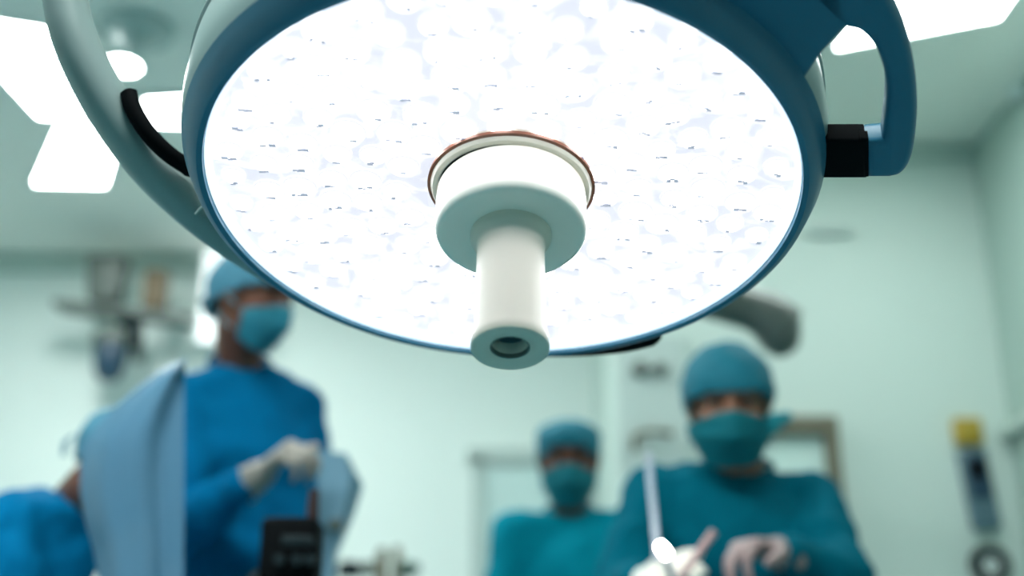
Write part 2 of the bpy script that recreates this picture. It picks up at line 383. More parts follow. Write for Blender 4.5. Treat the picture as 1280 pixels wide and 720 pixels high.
# yoke arm on the left, curving under the far edge
pts = [LD(*q) for q in [(88, -330, 1.62), (78, -180, 1.60), (76, -80, 1.58), (82, 0, 1.56), (98, 60, 1.55), (134, 130, 1.555), (182, 198, 1.57), (236, 252, 1.60), (300, 303, 1.65),
                        (375, 349, 1.71), (460, 386, 1.77), (555, 411, 1.81), (640, 421, 1.83)]]
P_ = catmull(pts, 8); rad = []
prof = [.035, .035, .035, .035, .036, .038, .038, .038, .036, .033, .030, .027, .025]
for i in range(len(P_)):
    t = i/8; k = min(int(t), len(prof)-2); rad.append(prof[k]*(1-(t-k))+prof[k+1]*(t-k))
bm = bmesh.new(); add_tube(bm, P_, rad, 24, flat=.8); yoke = obj('yoke_arm', bm, M_arm, lamp)
bm = bmesh.new(); sl = [PL_ for PL_ in catmull([LD(*q) for q in [(160, 112, 1.535), (166, 135, 1.527), (184, 165, 1.525), (210, 192, 1.535), (243, 214, 1.56)]], 6)]
add_tube(bm, sl, [.005]+[.011]*(len(sl)-3)+[.012, .010], 12, flat=.8); obj('arm_slot', bm, M_black, yoke)
bm = bmesh.new(); pp = catmull([LD(*q) for q in [(244, 268, 1.553), (254, 258, 1.556), (268, 256, 1.56)]], 4); add_tube(bm, pp, .0018, 8); obj('arm_seam', bm, M_lgrey, yoke)
bm = bmesh.new(); add_tube(bm, catmull([LD(*q) for q in [(600, 428, 1.80), (690, 432, 1.80), (770, 428, 1.80), (826, 416, 1.79)]], 8), [.017]*23+[.014, .008], 20)
obj('far_grip', bm, M_black, lamp)
bm = bmesh.new(); add_tube(bm, catmull([LD(*q) for q in [(300, 303, 1.65), (330, 270, 1.64), (380, 230, 1.62)]], 4), .02, 12); obj('yoke_pivot', bm, M_arm, yoke)
# spoke blade and perimeter handle at the right
H = .018
blade = [(905, -50), (1030, -50), (1058, -12), (1062, 32), (1052, 42), (1028, 68), (1002, 106), (984, 100), (950, 60), (915, 28), (880, 5), (850, -10)]
bm = bmesh.new(); add_prism(bm, [PL(u, v, H)+Vector((0, 0, .025)) for u, v in blade], (0, 0, 1), .05, bevel=.006); bl = obj('spoke', bm, M_enamel_shaded, lamp, angle=35)
loop = [(1016, -60), (1062, -52), (1096, -24), (1118, 10), (1135, 48), (1145, 92), (1148, 140), (1144, 184), (1137, 208), (1126, 220), (1112, 224), (1083, 224), (1083, 180), (1104, 178),
        (1109, 134), (1109, 108), (1103, 82), (1091, 58), (1075, 43), (1057, 38), (1040, 30), (1000, -6)]
def smooth_poly(P, a, b):            # smooth the run P[a:b] of an outline
    q = catmull([Vector((u, v, 0)) for u, v in P[a:b]], 5); return P[:a]+[(p.x, p.y) for p in q]+P[b:]
loop = smooth_poly(loop, 13, 20); loop = smooth_poly(loop, 0, 11)
bm = bmesh.new(); add_prism(bm, [PL(u, v, H)+Vector((0, 0, .017)) for u, v in loop], (0, 0, 1), .034, bevel=.009, seg=4); lp = obj('perimeter_handle', bm, M_enamel_shaded, lamp, angle=50)
con = [(1010, 176), (1083, 176), (1084, 224), (1004, 224)]
bm = bmesh.new(); add_prism(bm, [PL(u, v, H)+Vector((0, 0, .014)) for u, v in con], (0, 0, 1), .028, bevel=.005); cn = obj('handle_coupling', bm, M_black, lamp, angle=50)
bm = bmesh.new(); add_prism(bm, [PL(u, v, H)+Vector((0, 0, .007)) for u, v in [(1076, 174), (1086, 174), (1086, 222), (1076, 222)]], (0, 0, 1), .012, bevel=.001); obj('coupling_collar', bm, M_black, cn)
# suspension from the ceiling: the arm leaves the picture at the top and reaches a ceiling hub
top = LM @ pts[0]
hub = Vector((top.x+.25, top.y-.20, HC))
bm = bmesh.new(); e = top-hub; add_tube(bm, [LI @ (hub+q) for q in catmull([Vector((0, 0, -.10)), Vector((0, 0, -.18)), Vector((e.x*.5, e.y*.5, -.22)), Vector((e.x*.92, e.y*.92, e.z*.4-.1)), Vector((e.x, e.y, e.z))], 8)], .035, 18); sa = obj('spring_arm', bm, M_arm, lamp)
bm = bmesh.new(); add_lathe(bm, [(0, -.12), (.05, -.12), (.06, -.05), (.12, -.04), (.13, 0), (0, 0)], 40, LI @ Matrix.Translation(hub)); obj('ceiling_hub', bm, M_arm, sa)

# ------------------------------------------------------------------ people
ICO = {}
def hull(bm, blobs, sub=2):
    """convex hull of ellipsoids: (centre, radii, 3x3 or None)"""
    if sub not in ICO:
        t = bmesh.new(); bmesh.ops.create_icosphere(t, subdivisions=sub, radius=1); ICO[sub] = [v.co.copy() for v in t.verts]; t.free()
    vs = []
    for c, r, B in blobs:
        if not isinstance(r, (tuple, list)): r = (r, r, r)
        M = Matrix.Translation(Vector(c)) @ (B.to_4x4() if B is not None else Matrix.Identity(4)) @ Matrix.Diagonal((*r, 1))
        vs += [bm.verts.new(M @ q) for q in ICO[sub]]
    r = bmesh.ops.convex_hull(bm, input=vs)
    dead = [g for g in r['geom_interior'] if isinstance(g, bmesh.types.BMVert)]
    bmesh.ops.delete(bm, geom=list(set(dead)), context='VERTS')
def cap_(bm, a, ra, b, rb): hull(bm, [(a, ra, None), (b, rb, None)])
def fused(name, bm, m, parent, voxel, smooth=6, disp=0, dscale=.12, origin=None):
    me = bpy.data.meshes.new(name); bmesh.ops.recalc_face_normals(bm, faces=bm.faces[:]); bm.to_mesh(me); bm.free()
    o = bpy.data.objects.new(name, me); COL.objects.link(o)
    md = o.modifiers.new('r', 'REMESH'); md.mode = 'VOXEL'; md.voxel_size = voxel
    sm = o.modifiers.new('s', 'SMOOTH'); sm.factor = .5; sm.iterations = smooth
    if disp:
        tx = bpy.data.textures.new(name, 'CLOUDS'); tx.noise_scale = dscale; tx.noise_depth = 2
        dm = o.modifiers.new('d', 'DISPLACE'); dm.texture = tx; dm.strength = disp; dm.mid_level = .5
    dg = bpy.context.evaluated_depsgraph_get(); dg.update()
    nm = bpy.data.meshes.new_from_object(o.evaluated_get(dg))
    o.modifiers.clear(); o.data = nm; nm.name = name; nm.materials.clear(); nm.materials.append(m); nm.shade_smooth()
    if origin is not None: nm.transform(Matrix.Translation(-Vector(origin)))
    o.parent = parent
    return o
def basis(fwd, up=(0, 0, 1)):
    f = Vector(fwd).normalized(); u = Vector(up); r = f.cross(u).normalized(); u = r.cross(f); return Matrix((r, f, u)).transposed()   # x=person's right, y=forward, z=up
def hand(bm, wrist, d, nrm, side, curl, s=1.0, fat=1.0):
    """palm + five fingers. d: pointing direction, nrm: palm-facing normal, side: +1/-1 = which way the thumb lies (along d x nrm)"""
    d = Vector(d).normalized(); nrm = (Vector(nrm)-d*Vector(nrm).dot(d)).normalized(); lat = d.cross(nrm)*side
    w_ = Vector(wrist)
    hull(bm, [(w_, .021*fat, None), (w_+d*.078*s+lat*.026, .0125*fat, None), (w_+d*.074*s-lat*.030, .0115*fat, None), (w_+d*.03*s+lat*.026, .0155*fat, None)])
    fl = [(.026, .042, .027, .020), (.008, .046, .030, .022), (-.011, .043, .028, .021), (-.029, .033, .022, .018)]
    for k, (off, a, b, c) in enumerate(fl):
        p = w_+d*(.080-.004*abs(k-1))*s+lat*off; ang = 0; cu = curl[k]
        spread = lat*(off*.9)
        r0 = .0092*fat-.0006*k
        for j, seg in enumerate((a, b, c)):
            ang += cu*(1.0, .95, .7)[j]
            q = p+((d*math.cos(ang)+nrm*math.sin(ang)).normalized()+spread*2).normalized()*seg*s
            cap_(bm, p, r0*(1-.10*j), q, r0*(1-.10*(j+1))); p = q
    # thumb, from the side of the palm near its base
    p = w_+d*.026*s+lat*.028; dirs = [(d*.55+lat*.75+nrm*.35), (d*.85+lat*.35+nrm*.45), (d*.9+lat*.05+nrm*.5)]
    for j, (dd, seg) in enumerate(zip(dirs, (.036, .032, .026))):
        q = p+dd.normalized()*seg*s; cap_(bm, p, (.0125, .0105, .0098)[j]*fat, q, (.0105, .0098, .0085)[j]*fat); p = q

def person(label, J, mats, look, front, build=1.0, boxy=0, head_s=1.0, cap_s=1.0, mask_wide=1.0, mask_ang=82, mask_h=1.0, cap_low=0, up=(0, 0, 1), group=None, lean=None, tail=False, gown_disp=.045):
    """J: joints in world space; mats: skin, gown, cap, mask, glove_r, glove_l"""
    skin, gown, capm, maskm, glr, gll = mats
    base_xy = J['pelvis']; org = Vector((base_xy.x, base_xy.y, 0))
    root = thing('person', label, 'person', org, group)
    Bf = basis((front[0], front[1], 0)); Rv, Fv = Bf.col[0], Bf.col[1]
    Bh = basis(look, up); hc = J['head']; hs = head_s
    def H(x, y, z): return hc+Bh @ (Vector((x, y, z))*hs)
    chest = (J['rs']+J['ls'])/2-Vector((0, 0, .13)); pel = J['pelvis']; neck = J['neck']
    # ---- body
    bm = bmesh.new()
    hull(bm, [(H(0, -.012, .035), (.076*hs, .093*hs, .085*hs), Bh)], 3)
    hull(bm, [(H(0, .028, -.02), (.062*hs, .065*hs, .075*hs), Bh), (H(0, .052, -.092), (.026*hs, .026*hs, .022*hs), Bh), (H(0, -.02, -.04), (.060*hs, .05*hs, .05*hs), Bh)])
    hull(bm, [(H(0, .088, .022), .009*hs, None), (H(0, .110, -.020), .012*hs, None), (H(0, .086, -.025), (.018*hs, .01*hs, .009*hs), Bh)])      # nose
    hull(bm, [(H(-.03, .078, .045), .012*hs, None), (H(.03, .078, .045), .012*hs, None)])                                                # brow
    hull(bm, [(H(0, .082, -.055), (.024*hs, .012*hs, .010*hs), Bh)])                                                                # mouth
    for s in (-1, 1):
        hull(bm, [(H(s*.078, -.012, .012), (.008*hs, .018*hs, .022*hs), Bh), (H(s*.074, -.004, -.022), (.006*hs, .011*hs, .012*hs), Bh)])  # ears
        hull(bm, [(H(s*.045, .062, -.012), (.02*hs, .02*hs, .018*hs), Bh)])                                                         # cheeks
    cap_(bm, H(0, -.02, -.05), .056*hs, neck, .062)
    hull(bm, [(J['rs'], .045, None), (J['ls'], .045, None), (neck-Vector((0, 0, .03)), .055, None), (chest, (.14*build, .09*build, .10), Bf)])
    hull(bm, [(chest, (.14*build, .09*build, .08), Bf), (pel+Vector((0, 0, .12)), (.125*build, .085*build, .06), Bf)])
    hull(bm, [(pel+Vector((0, 0, .12)), (.125*build, .085*build, .06), Bf), (pel, (.15*build, .095*build, .08), Bf)])
    for k in 'rl':
        cap_(bm, J[k+'s'], .046, J[k+'e'], .036); cap_(bm, J[k+'e'], .036, J[k+'w'], .024)
        s = 1 if k == 'r' else -1
        hip = pel+Rv*s*.085-Vector((0, 0, .04)); knee = Vector((hip.x, hip.y, .50))+Fv*.03; ank = Vector((hip.x, hip.y, .10))
        cap_(bm, hip, .078, knee, .052); cap_(bm, knee, .052, ank, .036)
        hull(bm, [(ank-Fv*.03-Vector((0, 0, .055)), (.034, .045, .035), Bf), (ank+Fv*.13-Vector((0, 0, .068)), (.042, .04, .022), Bf), (ank, .036, None)])
        hd_, hn, hsd, cu = J[k+'h']
        hand(bm, J[k+'w'], hd_, hn, hsd, cu)
    fused('body', bm, skin, root, .0052, 3, origin=org)
    # ---- eyes and brows
    for s in (-1, 1):
        bm = bmesh.new(); bmesh.ops.create_uvsphere(bm, u_segments=16, v_segments=10, radius=1)
        bmesh.ops.transform(bm, matrix=Matrix.Translation(H(s*.031, .083, .022)-org) @ Bh.to_4x4() @ Matrix.Diagonal((.015*hs, .009*hs, .008*hs, 1)), verts=bm.verts)
        obj('eye', bm, M_eye, root)
        bm = bmesh.new(); add_tube(bm, [H(s*.012, .092, .044)-org, H(s*.032, .090, .050)-org, H(s*.052, .078, .044)-org], [.003, .0045, .002], 8); obj('eyebrow', bm, M_hair, root)
    # ---- gown
    bm = bmesh.new(); g = build
    hull(bm, [(J['rs'], .066, None), (J['ls'], .066, None), (neck-Vector((0, 0, .01)), (.075, .072, .028), Bf), (chest, (.17*g, .125*g, .11), Bf)])
    hull(bm, [(chest, (.17*g, .125*g, .11), Bf), (pel+Vector((0, 0, .15)), (.165*g, .125*g, .08), Bf)])
    hull(bm, [(pel+Vector((0, 0, .15)), (.165*g, .125*g, .08), Bf), (pel-Vector((0, 0, .05)), (.195*g, .155*g, .08), Bf)])
    hull(bm, [(pel-Vector((0, 0, .05)), (.195*g, .155*g, .08), Bf), (Vector((pel.x, pel.y, .42)), (.235*g, .19*g, .03), Bf)])
    hull(bm, [(J['rs']*.6+J['rs']*.4, .070, None), (J['rs']-Vector((0, 0, .05)), .074, None)])
    for k in 'rl':
        e_, w_ = J[k+'e'], J[k+'w']; up_ = J[k+'s']
        cap_(bm, up_, .072, e_, .066); cap_(bm, e_, .066, e_.lerp(w_, .85), .044)
        m_ = up_.lerp(e_, .55); hull(bm, [(m_, .073, None)])
    gw = fused('gown', bm, gown, root, .0085, 5, disp=gown_disp, dscale=.14, origin=org)
    bm = bmesh.new()                                                                  # neck binding
    c = neck+Vector((0, 0, .016)); ring = [c-org+Bf @ Vector((.072*math.cos(2*math.pi*i/32), .066*math.sin(2*math.pi*i/32), .006*math.sin(2*math.pi*i/32))) for i in range(33)]
    add_tube(bm, ring, .007, 8, cap=False); obj('neck_binding', bm, gown, gw)
    # ---- trousers and clogs
    for s in (-1, 1):
        hip = pel+Rv*s*.085-Vector((0, 0, .06)); knee = Vector((hip.x, hip.y, .50))+Fv*.03; ank = Vector((hip.x, hip.y, .10))
        bm = bmesh.new(); add_tube(bm, catmull([hip-org, knee-org, ank-org-Vector((0, 0, .02))], 6), [.088]*6+[.075]*6+[.062], 20); obj('trouser_leg', bm, M_trouser, root)
        bm = bmesh.new(); hull(bm, [(ank-Fv*.035-Vector((0, 0, .052)), (.042, .052, .044), Bf), (ank-Fv*.035-Vector((0, 0, .088)), (.042, .052, .010), Bf), (ank+Fv*.06-Vector((0, 0, .045)), (.045, .05, .040), Bf), (ank+Fv*.145-Vector((0, 0, .070)), (.048, .045, .028), Bf), (ank+Fv*.145-Vector((0, 0, .088)), (.048, .045, .010), Bf)])
        bmesh.ops.translate(bm, verts=bm.verts, vec=-org); obj('clog', bm, M_shoe, root)
    # ---- gloves
    for k, gm in (('r', glr), ('l', gll)):
        hd_, hn, hsd, cu = J[k+'h']; bm = bmesh.new()
        hand(bm, J[k+'w'], hd_, hn, hsd, cu, fat=1.16)
        cap_(bm, J[k+'w'].lerp(J[k+'e'], .20), .040, J[k+'w'], .030)
        fused('glove', bm, gm, root, .0042, 2, origin=org)
    # ---- cap
    bm = bmesh.new(); bmesh.ops.create_uvsphere(bm, u_segments=48, v_segments=32, radius=1)
    for v in bm.verts:
        x, y, z = v.co
        if boxy: z = math.copysign(abs(z)**.55, z); q = 1+.10*max(0, z)*(1-z*z*.0); x *= q; y *= q
        v.co = Vector((x*.092*cap_s, y*.110*cap_s-.012, z*(.092 if boxy else .098)*cap_s+.040))
        if tail and v.co.y < -.04 and v.co.z < .0: v.co.y -= .03; v.co.x *= .8
        wv = noise.noise(v.co*28)*.005; v.co += v.co.normalized()*wv
    dead = [v for v in bm.verts if v.co.z < .012+.42*v.co.y-cap_low]
    bmesh.ops.delete(bm, geom=dead, context='VERTS')
    be = [e for e in bm.edges if e.is_boundary]; ex_ = bmesh.ops.extrude_edge_only(bm, edges=be)
    for v in [g for g in ex_['geom'] if isinstance(g, bmesh.types.BMVert)]: v.co += Vector((0, 0, -.010)); v.co.x *= .95; v.co.y *= .97
    bmesh.ops.solidify(bm, geom=bm.faces[:], thickness=.003)
    bmesh.ops.transform(bm, matrix=Matrix.Translation(hc-org) @ Bh.to_4x4() @ Matrix.Scale(hs, 4), verts=bm.verts)
    cp = obj('surgical_cap', bm, capm, root, angle=80)
    bm = bmesh.new()
    for s in (-1, 1): add_tube(bm, [H(s*.008, -.118, .0)-org, H(s*.014, -.122, -.02)-org, H(s*.010, -.108, -.045)-org], [.003, .003, .002], 8)
    obj('cap_tie', bm, capm, cp)
    # ---- mask
    bm = bmesh.new(); NU, NV = 28, 14; grid = []
    for j in range(NV+1):
        t = j/NV; row = []
        for i in range(NU+1):
            th = math.radians(mask_ang*(2*i/NU-1))
            zz = .004-.118*t-(1-mask_h)*.03*(1-t)+(.016*math.cos(th)**6 if t < .3 else 0)*(1-t/.3 if t < .3 else 0)
            sx = (.080-.030*max(0, t-.35))*mask_wide; sy = .100-.045*max(0, t-.45)**1.0*1.5
            ple = .0022*math.sin(t*math.pi*7)
            yb_ = sy*math.cos(th)+.020*math.exp(-(th/.35)**2)*math.exp(-((t-.25)/.3)**2)+ple
            pinch = 1-.0*(abs(th))
            zz = -.050+(zz+.050)*(1-.45*(abs(math.sin(th))**4))
            row.append(bm.verts.new(Vector((sx*math.sin(th), yb_+.006, zz*pinch))))
        grid.append(row)
    for j in range(NV):
        for i in range(NU): bm.faces.new((grid[j][i], grid[j][i+1], grid[j+1][i+1], grid[j+1][i]))
    bmesh.ops.solidify(bm, geom=bm.faces[:], thickness=.004)
    bmesh.ops.transform(bm, matrix=Matrix.Translation(hc-org) @ Bh.to_4x4() @ Matrix.Scale(hs, 4), verts=bm.verts)
    mk = obj('surgical_mask', bm, maskm, root, angle=80)
    for s in (-1, 1):
        bm = bmesh.new()
        add_tube(bm, [H(s*.078*mask_wide, .022, -.020)-org, H(s*.085, -.010, .0)-org, H(s*.078, -.035, .025)-org], .0018, 8)
        add_tube(bm, [H(s*.076*mask_wide, .022, -.075)-org, H(s*.072, -.020, -.055)-org, H(s*.070, -.045, -.035)-org], .0018, 8)
        obj('mask_strap', bm, maskm, mk)
    return root, H, org, mk

curlR = [.45, .55, .6, .65]
# -- person in blue at the left
J = dict(head=D(313, 381, 2.85), neck=D(299, 462, 2.90), rs=D(234, 506, 2.80), ls=D(371, 512, 3.02), re=D(222, 664, 2.66), rw=D(328, 592, 2.50),
         le=D(392, 655, 3.00), lw=D(350, 720, 2.76), pelvis=Vector((-.62, 2.92, .98)))
J['rh'] = (D(378, 541, 2.46)-D(330, 588, 2.50), Vector((.6, .3, -.7)), 1, [.9, .95, 1.0, 1.05])
J['lh'] = (Vector((.2, -.7, .1)), Vector((0, 0, -1)), -1, curlR)
person('person in blue gown and pale blue cap turned right, raising one gloved hand', J, (M_skin_dark, M_gown_blue, M_cap_pale, M_mask_cyan, M_glove_c, M_glove_c),
       look=(.90, -.38, -.20), front=(.55, -.83), head_s=.99, cap_s=1.02, tail=True, mask_ang=70, mask_h=.45, build=1.08)
# -- surgeon at the right
J = dict(head=D(911, 512, 2.60), neck=D(925, 594, 2.68), rs=D(822, 616, 2.68), ls=D(1012, 628, 2.66), re=D(778, 735, 2.50), rw=D(806, 728, 2.27),
         le=D(1050, 722, 2.45), lw=D(968, 690, 2.30), pelvis=Vector((.66, 2.90, .90)))
J['lh'] = (D(885, 672, 2.20)-D(968, 690, 2.30), Vector((-.25, -.2, -1)), 1, [.75, .6, .7, .75])
J['rh'] = (D(838, 690, 2.16)-D(806, 728, 2.27), Vector((.5, .2, -.6)), 1, [.6, .7, .75, .8])
sr, SH, sorg, smk = person('person at right in teal gown and cap working with both gloved hands', J, (M_skin_mid, M_gown_teal, M_cap_teal, M_mask_teal, M_glove_lit, M_glove_p),
       look=(-.12, -.93, -.26), cap_low=.006, mask_h=.45, front=(-.05, -1), head_s=1.04, cap_s=1.06, mask_wide=1.12, build=1.04)
bm = bmesh.new()
hull(bm, [(SH(-.080, .045, -.030)-sorg, (.010, .010, .024), None), (SH(-.122, .010, -.018)-sorg, (.005, .005, .013), None)]); obj('mask_wing', bm, M_mask_teal, smk)
# -- assistant in the middle
J = dict(head=D(711, 582, 3.50), neck=D(713, 645, 3.54), rs=D(648, 668, 3.5), ls=D(778, 668, 3.55), re=D(628, 775, 3.4), rw=D(680, 790, 3.2),
         le=D(800, 775, 3.4), lw=D(745, 790, 3.2), pelvis=Vector((.17, 3.60, .90)))
J['rh'] = (Vector((.3, -1, .0)), Vector((0, 0, -1)), 1, curlR); J['lh'] = (Vector((-.3, -1, .0)), Vector((0, 0, -1)), -1, curlR)
person('person in the middle in bright teal gown and flat-topped cap, furthest back', J, (M_skin_dark, M_gown_teal2, M_cap_teal, M_mask_teal, M_glove_lit, M_glove_lit),
       look=(-.05, -.95, -.18), front=(0, -1), boxy=1, head_s=1.04, cap_s=.98, cap_low=.004, mask_h=.6, build=1.1)
# -- person bending at the far left, half behind the drape
J = dict(head=D(148, 588, 2.394), neck=D(98, 636, 2.411), rs=D(12, 655, 2.270), ls=D(40, 650, 2.464), re=D(20, 770, 2.200), rw=D(70, 800, 2.200),
         le=D(60, 770, 2.464), lw=D(80, 800, 2.376), pelvis=Vector((-1.28, 2.42, .90)))
J['rh'] = (Vector((.3, -.6, -.6)), Vector((0, 0, -1)), -1, curlR); J['lh'] = (Vector((.3, -.6, -.6)), Vector((0, 0, -1)), 1, curlR)
person('person in blue stooping at the far left, head half behind the hanging drape', J, (M_skin_dark, M_gown_blue, M_cap_pale, M_mask_cyan, M_glove_c, M_glove_c),
       look=(.80, .55, -.60), front=(.95, -.3), head_s=.95, cap_s=.95)

# ------------------------------------------------------------------ drapes and equipment near the woman
dp = 1.98
pol = Y(196, 720, dp+.06)
t = thing('hanging_drape', 'pale blue translucent drape hanging beside the person in blue gown', 'drape', (pol.x, pol.y, 0))
o3 = Vector((pol.x, pol.y, 0))
Ltop = [(230, 452), (205, 463), (180, 480), (150, 505), (125, 530), (108, 552), (102, 580), (102, 615), (108, 650), (120, 690), (126, 730), (130, 820), (134, 1000), (138, 1250)]
bm = bmesh.new(); rows = []
def drape_left(v):
    for (u0_, v0_), (u1_, v1_) in zip(Ltop, Ltop[1:]):
        if v0_ <= v <= v1_: return u0_+(u1_-u0_)*(v-v0_)/(v1_-v0_)
    return 138
vv = [452+(1250-452)*(k/60)**1.4 for k in range(61)]
for v in vv:
    ul = drape_left(v); ur = 230
    row = []
    for i in range(25):
        s = i/24; u = ul+(ur-ul)*s
        dd = dp+.012*math.sin(s*6+v*.004)+.004*math.sin(s*17+1)+.05*(1-s)**3
        row.append(bm.verts.new(Y(u, v, dd)-o3))
    rows.append(row)
for a_, b_ in zip(rows, rows[1:]):
    for i in range(24): bm.faces.new((a_[i], a_[i+1], b_[i+1], b_[i]))
bmesh.ops.remove_doubles(bm, verts=bm.verts, dist=1e-5); bmesh.ops.solidify(bm, geom=bm.faces[:], thickness=.003)
obj('drape_sheet', bm, M_drape, t, angle=80)
bm = bmesh.new(); tp = Y(200, 470, dp+.06)-o3; add_tube(bm, [(0, 0, .03), (0, 0, tp.z-.05), (tp.x, tp.y, tp.z)], .009, 12); obj('stand_pole', bm, M_lgrey, t)
bm = bmesh.new()
for k in range(5):
    a_ = k*2*math.pi/5; add_tube(bm, [(0, 0, .05), (.22*math.cos(a_), .22*math.sin(a_), .012)], [.013, .010], 10)
obj('stand_foot', bm, M_lgrey, t)

# folded pale blue plastic cover over a column at the woman's far side
q = Y(424, 720, 2.62); o3 = Vector((q.x, q.y, 0))
t = thing('equipment_cover', 'angular pale blue plastic cover standing right of the person in blue gown', 'equipment cover', o3)
front_ = [(396, 562), (433, 567), (438, 600), (428, 650), (417, 700), (416, 740), (416, 1300), (396, 1300)]
side_ = [(433, 567), (454, 607), (444, 640), (421, 695), (419, 740), (424, 1300)]
bm = bmesh.new(); A_ = [bm.verts.new(Y(u, v, 2.60)-o3) for u, v in front_]
B_ = [bm.verts.new(Y(u, v, 2.68)-o3) for u, v in side_]; Cb = [bm.verts.new(Y(u, v, 2.76)-o3) for u, v in [(398, 568), (396, 1300)]]
bm.faces.new(A_)
bm.faces.new((A_[1], B_[1], B_[2], A_[2])); bm.faces.new((A_[2], B_[2], B_[3], A_[3])); bm.faces.new((A_[3], B_[3], A_[4]))
bm.faces.new((A_[4], B_[3], B_[4], A_[5])); bm.faces.new((A_[5], B_[4], B_[5], A_[6]))
bm.faces.new((A_[0], Cb[0], B_[1], A_[1])); bm.faces.new((Cb[0], Cb[1], B_[5], B_[4], B_[3], B_[2], B_[1]))
bm.faces.new((A_[0], A_[7], Cb[1], Cb[0])); bm.faces.new((A_[7], A_[6], B_[5], Cb[1]))
bm.verts.remove(B_[0]); obj('cover_sheet', bm, M_drape2, t, smooth=False)
g1 = Y(419, 656, 2.585)-o3; obj('cover_clip', box(g1, (.03, .012, .024), bevel=.003), M_grey, t)
zl = min((Y(u, v, 2.60)-o3).z for u, v in front_)
bm = bmesh.new(); add_box(bm, (-.02, .1, .2), (.09, .12, .40), bevel=.01); obj('column_foot', bm, M_lgrey, t)

# black equipment in front of the woman
q = D(366, 720, 1.93); o3 = Vector((q.x, q.y, 0))
t = thing('video_column', 'black boxy medical camera unit in front of the person in blue gown', 'medical device', o3)
hz = q.z
bm = bmesh.new(); c1 = D(364, 708, 1.95)-o3; add_box(bm, c1, (.092, .09, .15), bevel=.012, seg=3); bd = obj('device_body', bm, M_black, t)
bm = bmesh.new(); add_tube(bm, [D(391, 668, 1.96)-o3, D(391, 640, 1.96)-o3, D(393, 612, 1.97)-o3], [.011, .010, .008], 14); obj('camera_post', bm, mat('dark_brown_plastic', (.035, .012, .012, 1), .5), t)
bm = bmesh.new(); add_box(bm, D(372, 676, 1.895)-o3, (.05, .012, .016), bevel=.003); obj('control_strip', bm, M_dark, bd)
for uu in (350, 372, 388):
    bm = bmesh.new(); pk = D(uu, 700, 1.90)-o3; add_lathe(bm, [(0, 0), (.009, 0), (.009, .012), (0, .013)], 20, matrix_to(pk, (0, -1, 0))); obj('knob', bm, M_dark, bd)
bm = bmesh.new(); add_tube(bm, [(c1.x, c1.y, .04), (c1.x, c1.y, c1.z-.06)], .018, 16); obj('stand_pole', bm, M_dark, t)
bm = bmesh.new(); add_lathe(bm, [(0, 0), (.20, 0), (.20, .02), (.05, .045), (0, .045)], 32, Matrix.Translation((c1.x, c1.y, 0))); obj('stand_base', bm, M_dark, t)

# cable and instrument of the surgeon
hc_ = D(836, 702, 2.16)
bm = bmesh.new(); add_tube(bm, catmull([D(811, 568, 2.30), D(813, 600, 2.26), D(818, 650, 2.20), D(822, 700, 2.15)], 6), .0065, 12)
org_ = D(822, 700, 2.15); o = obj('light_cable', bm, M_rod, None); origin_to(o, org_); tag(o, 'thin pale upright tube rising from the brightly lit glove', 'tube')
it = thing('laparoscope', 'pale slanted instrument pointing from the raised glove to the bright hand', 'surgical instrument', D(855, 716, 2.13))
io = D(855, 716, 2.13)
bm = bmesh.new(); add_tube(bm, [D(893, 664, 2.13)-io, D(862, 706, 2.12)-io, D(846, 728, 2.12)-io], [.008, .007, .006], 14); obj('shaft', bm, M_glove_p, it)
M_tip = mat('glow_tip', (1, 1, 1, 1), .3, emit=(1, .93, .88, 1), estr=110)  # light source added to brighten the surgeon's glove
bm = bmesh.new(); add_lathe(bm, [(0, -.015), (.007, -.015), (.008, .0), (.006, .009), (0, .011)], 20, matrix_to(D(828, 686, 2.06)-io, (-.5, -.4, .6))); obj('added_glow_tip', bm, M_tip, it)
bm = bmesh.new(); add_tube(bm, [D(846, 728, 2.12)-io, D(836, 712, 2.09)-io, D(829, 689, 2.062)-io], .006, 10); obj('glow_tip_stem', bm, M_rod, it)  # stem added to hold the glowing tip

# ------------------------------------------------------------------ background equipment
# second lamp's grey arm seen right of the lens
q = D(970, 400, 3.3)
t = thing('swivel_arm', 'blurred grey swivel arm above the person at right in teal', 'equipment arm', Vector((q.x, q.y, HC)))
o3 = Vector((q.x, q.y, HC))
bm = bmesh.new(); add_tube(bm, catmull([D(*p)-o3 for p in [(820, 350, 3.25), (870, 366, 3.27), (925, 382, 3.3), (962, 397, 3.3), (985, 412, 3.3)]], 6), [.055]*8+[.060]*8+[.066]*9, 20); ab = obj('arm_segment', bm, M_grey, t)
bm = bmesh.new(); cap_(bm, D(968, 404, 3.3)-o3, .070, D(974, 420, 3.3)-o3, .060); obj('joint_housing', bm, M_grey, t)
bm = bmesh.new(); add_tube(bm, [D(830, 352, 3.26)-o3, D(822, 290, 3.4)-o3, Vector(((D(822, 290, 3.4)-o3).x, (D(822, 290, 3.4)-o3).y, 0))], .03, 14); obj('drop_pole', bm, M_grey, t)

